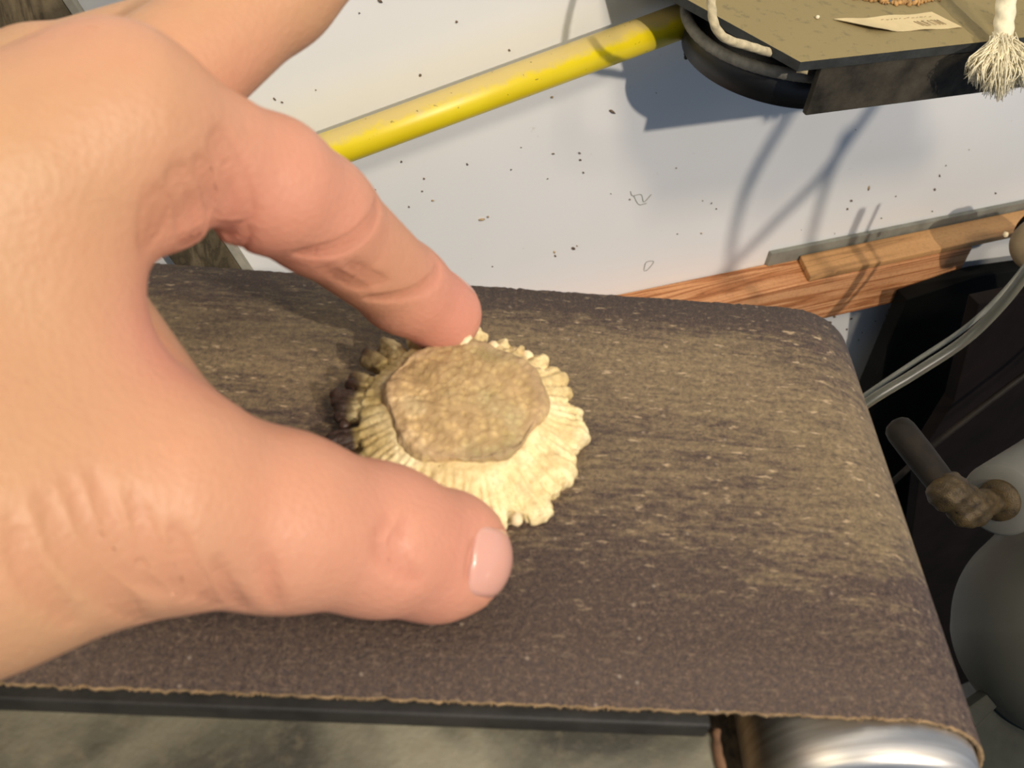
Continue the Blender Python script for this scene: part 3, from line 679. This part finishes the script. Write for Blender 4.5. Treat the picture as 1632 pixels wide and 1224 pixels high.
pl = [fA + [0, 0, -.0046], fA + fu * .19 + [0, 0, -.0046], fA + fu * .19 + [0, 0, -.0272], fA + [0, 0, -.0272]]
prism('front_flange', pl, nrm * .003, M_flange, guard, .0006)
tube('washer', [fA + lu * .004 - fu * .002 + [0, 0, -.0068], fA + lu * .007 - fu * .0045 + [0, 0, -.0072]], .0021, M_paper, guard, 12, 2)
# pulley below
pc = np.array([.1570, .4630, BZ + ZG - .036]); R_p = .0480
pul = thing('pulley', pc, 'black round pulley under the machine guard, with a grey cable round it', 'pulley')
lathe('wheel', pc, pc + [0, 0, 1], [(0, R_p * .96), (.0006, R_p), (.0135, R_p), (.0145, R_p * .97), (.0155, R_p * .86), (.0300, R_p * .86), (.0305, R_p * .80)], M_black, pul, 128)
ringp = [pc + np.array([math.cos(a) * (R_p + .0015), math.sin(a) * (R_p + .0015),   .0168 + .0006 * math.sin(a * 3)]) for a in np.linspace(0, 2 * math.pi, 220)]
v_, f_ = tube_geo(ringp, .0027, 14, strands=6, twist=.35); o = mesh_obj('grey_cable', v_, f_, M_cable, pul); o['label'] = 'twisted grey cable wrapped round the wheel'
acc = Acc()
for i in range(9): v_, f_ = blob_geo(P(1097 + rr.uniform(-5, 6), 84 + rr.uniform(-6, 10), np.dot(pc - CAM, cf) + .0), np.array([.0011, .0008, .0012]), 40 + i); acc.add(v_, f_)
o = mesh_obj('grime_lump', acc.v, acc.f, M_oily, pul); tag(o, kind='stuff')
o = tube('cotton_string', [P(1133, -120, .398), P(1133, -30, .402), P(1134, 10, .405), P(1140, 42, .408), P(1158, 62, .414), P(1195, 74, .424), P(1228, 84, .436)], .0018, M_cord, None, 14, 12, strands=3, twist=.3)
tag(o, 'off-white cotton string hooked under the left edge of the machine guard', 'string')
o = mesh_obj('sawdust_crumb', *(lambda A_: (A_.v, A_.f))((lambda A_: ([A_.add(*blob_geo(hc + np.array([math.cos(a), math.sin(a), 0]) * (hr + rr.gauss(.0016, .0013)) + [0, 0, .0008], np.array([1, .8, .55]) * rr.uniform(.0005, .0021), int(a * 1e4)))
    for a in [rr.uniform(-2.9, -.2) for _ in range(150)]], A_)[1])(Acc())), M_saw)
tag(o, 'orange-brown sawdust crumbs piled round the hole in the machine guard', 'sawdust', kind='stuff')
pt = PZ(1303, 27, ZG + .001); v_, f_ = blob_geo(pt, np.array([.0011, .0009, .0007]), 5); o = mesh_obj('white_crumb', v_, f_, M_tassel); tag(o, 'tiny white crumb on the dusty top of the machine guard', 'crumb')
# paper label
lb = [PZ(1328, 33, ZG), PZ(1484, 21, ZG), PZ(1532, 45, ZG), PZ(1394, 53, ZG)]
lab = thing('paper_label', lb[3], 'yellowed paper label curling off the dusty machine guard', 'label')
G = 16; vs = []
for i in range(G + 1):
    for k_ in range(G + 1):
        a, b = i / G, k_ / G; p = (1 - a) * ((1 - b) * lb[0] + b * lb[3]) + a * ((1 - b) * lb[1] + b * lb[2]); p = p + [0, 0, .0004 + .0045 * max(0, .22 - a) ** 1.2 * 3 * (b * .8 + .2) + .0003 * math.sin(a * 14)]; vs.append(p)
n0 = len(vs); vs2 = vs + [p - np.array([0, 0, .0002]) for p in vs]; fs = []
for i in range(G):
    for k_ in range(G): a = i * (G + 1) + k_; fs += [(a, a + 1, a + G + 2, a + G + 1), (n0 + a, n0 + a + G + 1, n0 + a + G + 2, n0 + a + 1)]
mesh_obj('paper', vs2, fs, M_paper, lab)
def lp(a, b): return (1 - a) * ((1 - b) * lb[0] + b * lb[3]) + a * ((1 - b) * lb[1] + b * lb[2]) + [0, 0, .00075]
GL = {'1': [[(.5, 0), (.5, 1)]], '7': [[(0, 0), (1, 0), (.4, 1)]], 'I': [[(.5, 0), (.5, 1)]], 'H': [[(0, 0), (0, 1)], [(1, 0), (1, 1)], [(0, .5), (1, .5)]], 'F': [[(1, 0), (0, 0), (0, 1)], [(0, .5), (.8, .5)]], 'L': [[(0, 0), (0, 1), (1, 1)]]}
acc = Acc()
for i, ch in enumerate('ILF17H'):                       # the print is too faded to read: a few strokes of its shape
    for st_ in GL[ch]: acc.add(*tube_geo([lp(.62 + .048 * i + .030 * x_, .50 + .30 * y_) for x_, y_ in st_], .00016, 4))
for i in range(12): a = .38 + .045 * i; acc.add(*tube_geo([lp(a, .26 + .02 * (i % 3)), lp(a + .026, .25 + .03 * (i % 2))], .00014, 4))
mesh_obj('faded_print', acc.v, acc.f, M_ink, lab)
# cotton rope with a frayed end, hanging in front of the guard
rope = thing('frayed_rope', P(1590, 140, .446), 'cream cotton rope with a frayed tassel end hanging over the machine guard', 'rope')
tube('rope_cord', [P(1612, -160, .441), P(1608, -60, .446), P(1604, 0, .446), P(1600, 40, .447), P(1598, 72, .447)], .0041, M_tassel, rope, 18, 14, strands=3, twist=.22)
acc = Acc(); base = P(1598, 66, .447)
for i in range(1100):
    sx = rr.gauss(0, .55); sx = max(-1, min(1, sx)); dep = rr.gauss(0, .004); l = rr.uniform(.6, 1.0)
    e = P(1592 + sx * 46 + (12 if sx > .5 else 0), 66 + (92 - 30 * abs(sx)) * l,   .446 + dep * .8); m_ = P(1597 + sx * 42, 66 + 40 * l, .441 + dep * .8)
    pts_ = [base + RNG.normal(size=3) * .0019, m_ + RNG.normal(size=3) * .0014, e + RNG.normal(size=3) * .0014]
    acc.add(*tube_geo(spline(pts_, 3), [.00032, .0003, .0003, .00028, .00026, .00022, .00012], 4))
o = mesh_obj('frayed_strand', acc.v, acc.f, M_tassel, rope); tag(o, kind='stuff')
# two power cords that hang above and throw the thin shadows on the wall
def cord_shadow(trail, s0, name, lab_):
    q_ = [PW(a, b) for a, b in trail]; pts_ = [x + (KEY - x) * s0 for x in q_]
    o = tube(name, pts_, .0026 * (1 - s0) * 1.5, M_cable, None, 10, 10); return tag(o, lab_, 'cord')
CS = .30
cord_shadow([(1330, 60), (1290, 130), (1252, 190), (1205, 270), (1180, 330), (1165, 400), (1164, 470)], CS, 'hanging_cord', 'grey cord looping down out of frame above the machine guard, nearer the left')
cord_shadow([(1480, 60), (1420, 130), (1380, 185), (1310, 280), (1240, 350), (1180, 410), (1130, 460)], CS, 'hanging_cord', 'grey cord slanting out of frame above the machine guard, nearer the right')
cord_shadow([(1350, 210), (1318, 290), (1295, 370), (1280, 440)], CS, 'hanging_cord', 'short grey cord hanging out of frame between the two longer cords')

# ------------------------------------------------------------------ dark corner on the right
def wpoly(name, pxs, off, th, mat, label, cat, parent=None, bev=.001):
    raw = [PW(a, b, off) for a, b in pxs]; pts_ = []
    for i, p in enumerate(raw):                          # cut off at the floor
        q = raw[(i + 1) % len(raw)]
        if p[2] > .004: pts_.append(p)
        if (p[2] > .004) != (q[2] > .004): pts_.append(p + (q - p) * ((.004 - p[2]) / (q[2] - p[2])))
    o = prism(name, pts_, -WN * th, mat, parent, bev)
    return tag(o, label, cat) if label else o
wpoly('stand_leg', [(1446, 478), (1560, 440), (1700, 420), (1760, 1500), (1250, 1500), (1368, 660)], .040, .012, M_darkst, 'black stand panel against the wall below the end of the pine beam', 'panel')
wpoly('apron_panel', [(1560, 485), (1720, 450), (1760, 1450), (1380, 1450), (1470, 720), (1520, 640)], .105, .010, M_dbrown, 'dark brown hanging panel behind the clear hose', 'panel')
o = tube('cable', [PW(1760, 480, .125), PW(1660, 575, .125), PW(1600, 622, .125), PW(1540, 668, .125), PW(1480, 716, .125), PW(1400, 790, .125)], .0022, M_oily, None, 10, 10); tag(o, 'thin black cable crossing the dark brown panel', 'cable')
o = tube('clear_hose', [PW(1320, 690, .14), PW(1385, 640, .14), PW(1455, 597, .14), PW(1530, 548, .14), PW(1580, 503, .14), PW(1632, 440, .14), PW(1700, 330, .14)], .0030, M_vinyl, None, 20, 14); tag(o, 'clear plastic hose curving across the dark corner', 'hose')
o = tube('wire', [PW(1320, 672, .13), PW(1390, 622, .13), PW(1460, 575, .13), PW(1535, 525, .13), PW(1590, 475, .13), PW(1640, 415, .13), PW(1700, 320, .13)], .0015, M_strip, None, 8, 12); tag(o, 'thin grey wire running just above the clear hose', 'wire')
kc = PW(1660, 388, .085); ka = PW(1730, 355, .060) - kc; ka /= np.linalg.norm(ka)
kn = thing('wooden_knob', kc - np.array([0, 0, .02]), 'worn tan wooden knob end at the right edge above the clear hose', 'knob')  # a plain round tan knob; what it belongs to is unknown
lathe('knob_head', kc - ka * .016, kc, [(0, .004), (.0014, .0114), (.0054, .0160), (.0134, .0172), (.0215, .0155), (.0295, .0128), (.067, .0128)], M_tan, kn, 40)
lathe('collar', kc + ka * .008, kc + ka, [(0, .016), (.0014, .0215), (.0134, .0215), (.0148, .018)], M_dbrown, kn, 40)
v_, f_ = blob_geo(PW(1603, 374, .100), np.array([.0019, .0019, .0019]), 8); o = mesh_obj('screw_head', v_, f_, M_pearl, kn); o['label'] = 'bright screw head'
def PM(px, py, d): return P(px, py, d * 1.5)
# grey machine head with boss and crank handle
gm = thing('grey_machine_head', PM(1700, 1100, .34), 'grey painted rounded machine housing below the roller end of the belt', 'machine')
bs, be = PM(1592, 797, .315), PM(1690, 735, .352); sc_ = PM(1705, 1000, .345)
def gsdf(p):
    d = caps(p, sc_, PM(1720, 1010, .36), .0548, .0548); d = smin(d, caps(p, PM(1690, 880, .35), sc_, .027, .051), .009)
    d = smin(d, caps(p, PM(1640, 850, .345), PM(1750, 860, .36), .009, .018), .009); return d
lo_ = np.minimum(sc_, bs) - .09; hi_ = np.maximum(sc_, be) + .105
v, q = surface(gsdf, lo_, hi_, .0045, 1); q = outward(v - sc_, q); mesh_obj('rounded_body', v, q, M_grey, gm)
lathe('boss', bs, be, [(0, .0075), (.0003, .0158), (.0018, .0172), (.045, .0180), (.083, .0188)], M_lgrey, gm, 48)
ax_ = (bs - be) / np.linalg.norm(bs - be)
lathe('bushing', bs + ax_ * .0033, bs, [(0, .0045), (.0005, .0093), (.0045, .0099), (.0075, .0099)], M_brass, gm, 32)
ft = PM(1508, 800, .305)
def esdf(p):
    d = caps(p, bs, PM(1545, 806, .308), .0057, .0072); d = smin(d, caps(p, PM(1545, 806, .308), PM(1512, 785, .305), .0072, .0093), .0045)
    d = smin(d, caps(p, PM(1535, 822, .306), PM(1560, 822, .308), .0054, .0045), .003); return d + .0005 * np.sin(p[:, 0] * 700 + 2) * np.sin(p[:, 1] * 900 + p[:, 2] * 500)
v, q = surface(esdf, ft - .034, ft + .046, .002, 1); q = outward(v - ft, q); o = mesh_obj('elbow_fitting', v, q, M_brass, gm); o['label'] = 'greasy brown brass elbow fitting'
o = lathe('crank_handle', PM(1424, 672, .318), PM(1512, 785, .305), [(0, .0022), (.0009, .0045), (.0027, .0062), (.006, .0069), (.018, .0069), (.033, .0065), (.0412, .0069)], M_oily, gm, 32); o['label'] = 'dark rounded crank handle'
pl = [PM(1548, 1165, .34), PM(1600, 1110, .345), PM(1690, 1150, .35), PM(1700, 1300, .35), PM(1560, 1300, .34)]
prism('foot_plate', pl, cf * .018, M_dgreen, gm, .0015)
pl = [PM(1540, 1130, .335), PM(1585, 1098, .34), PM(1605, 1112, .34), PM(1556, 1160, .335)]; prism('bracket', pl, cf * .009, M_dgreen, gm, .001)
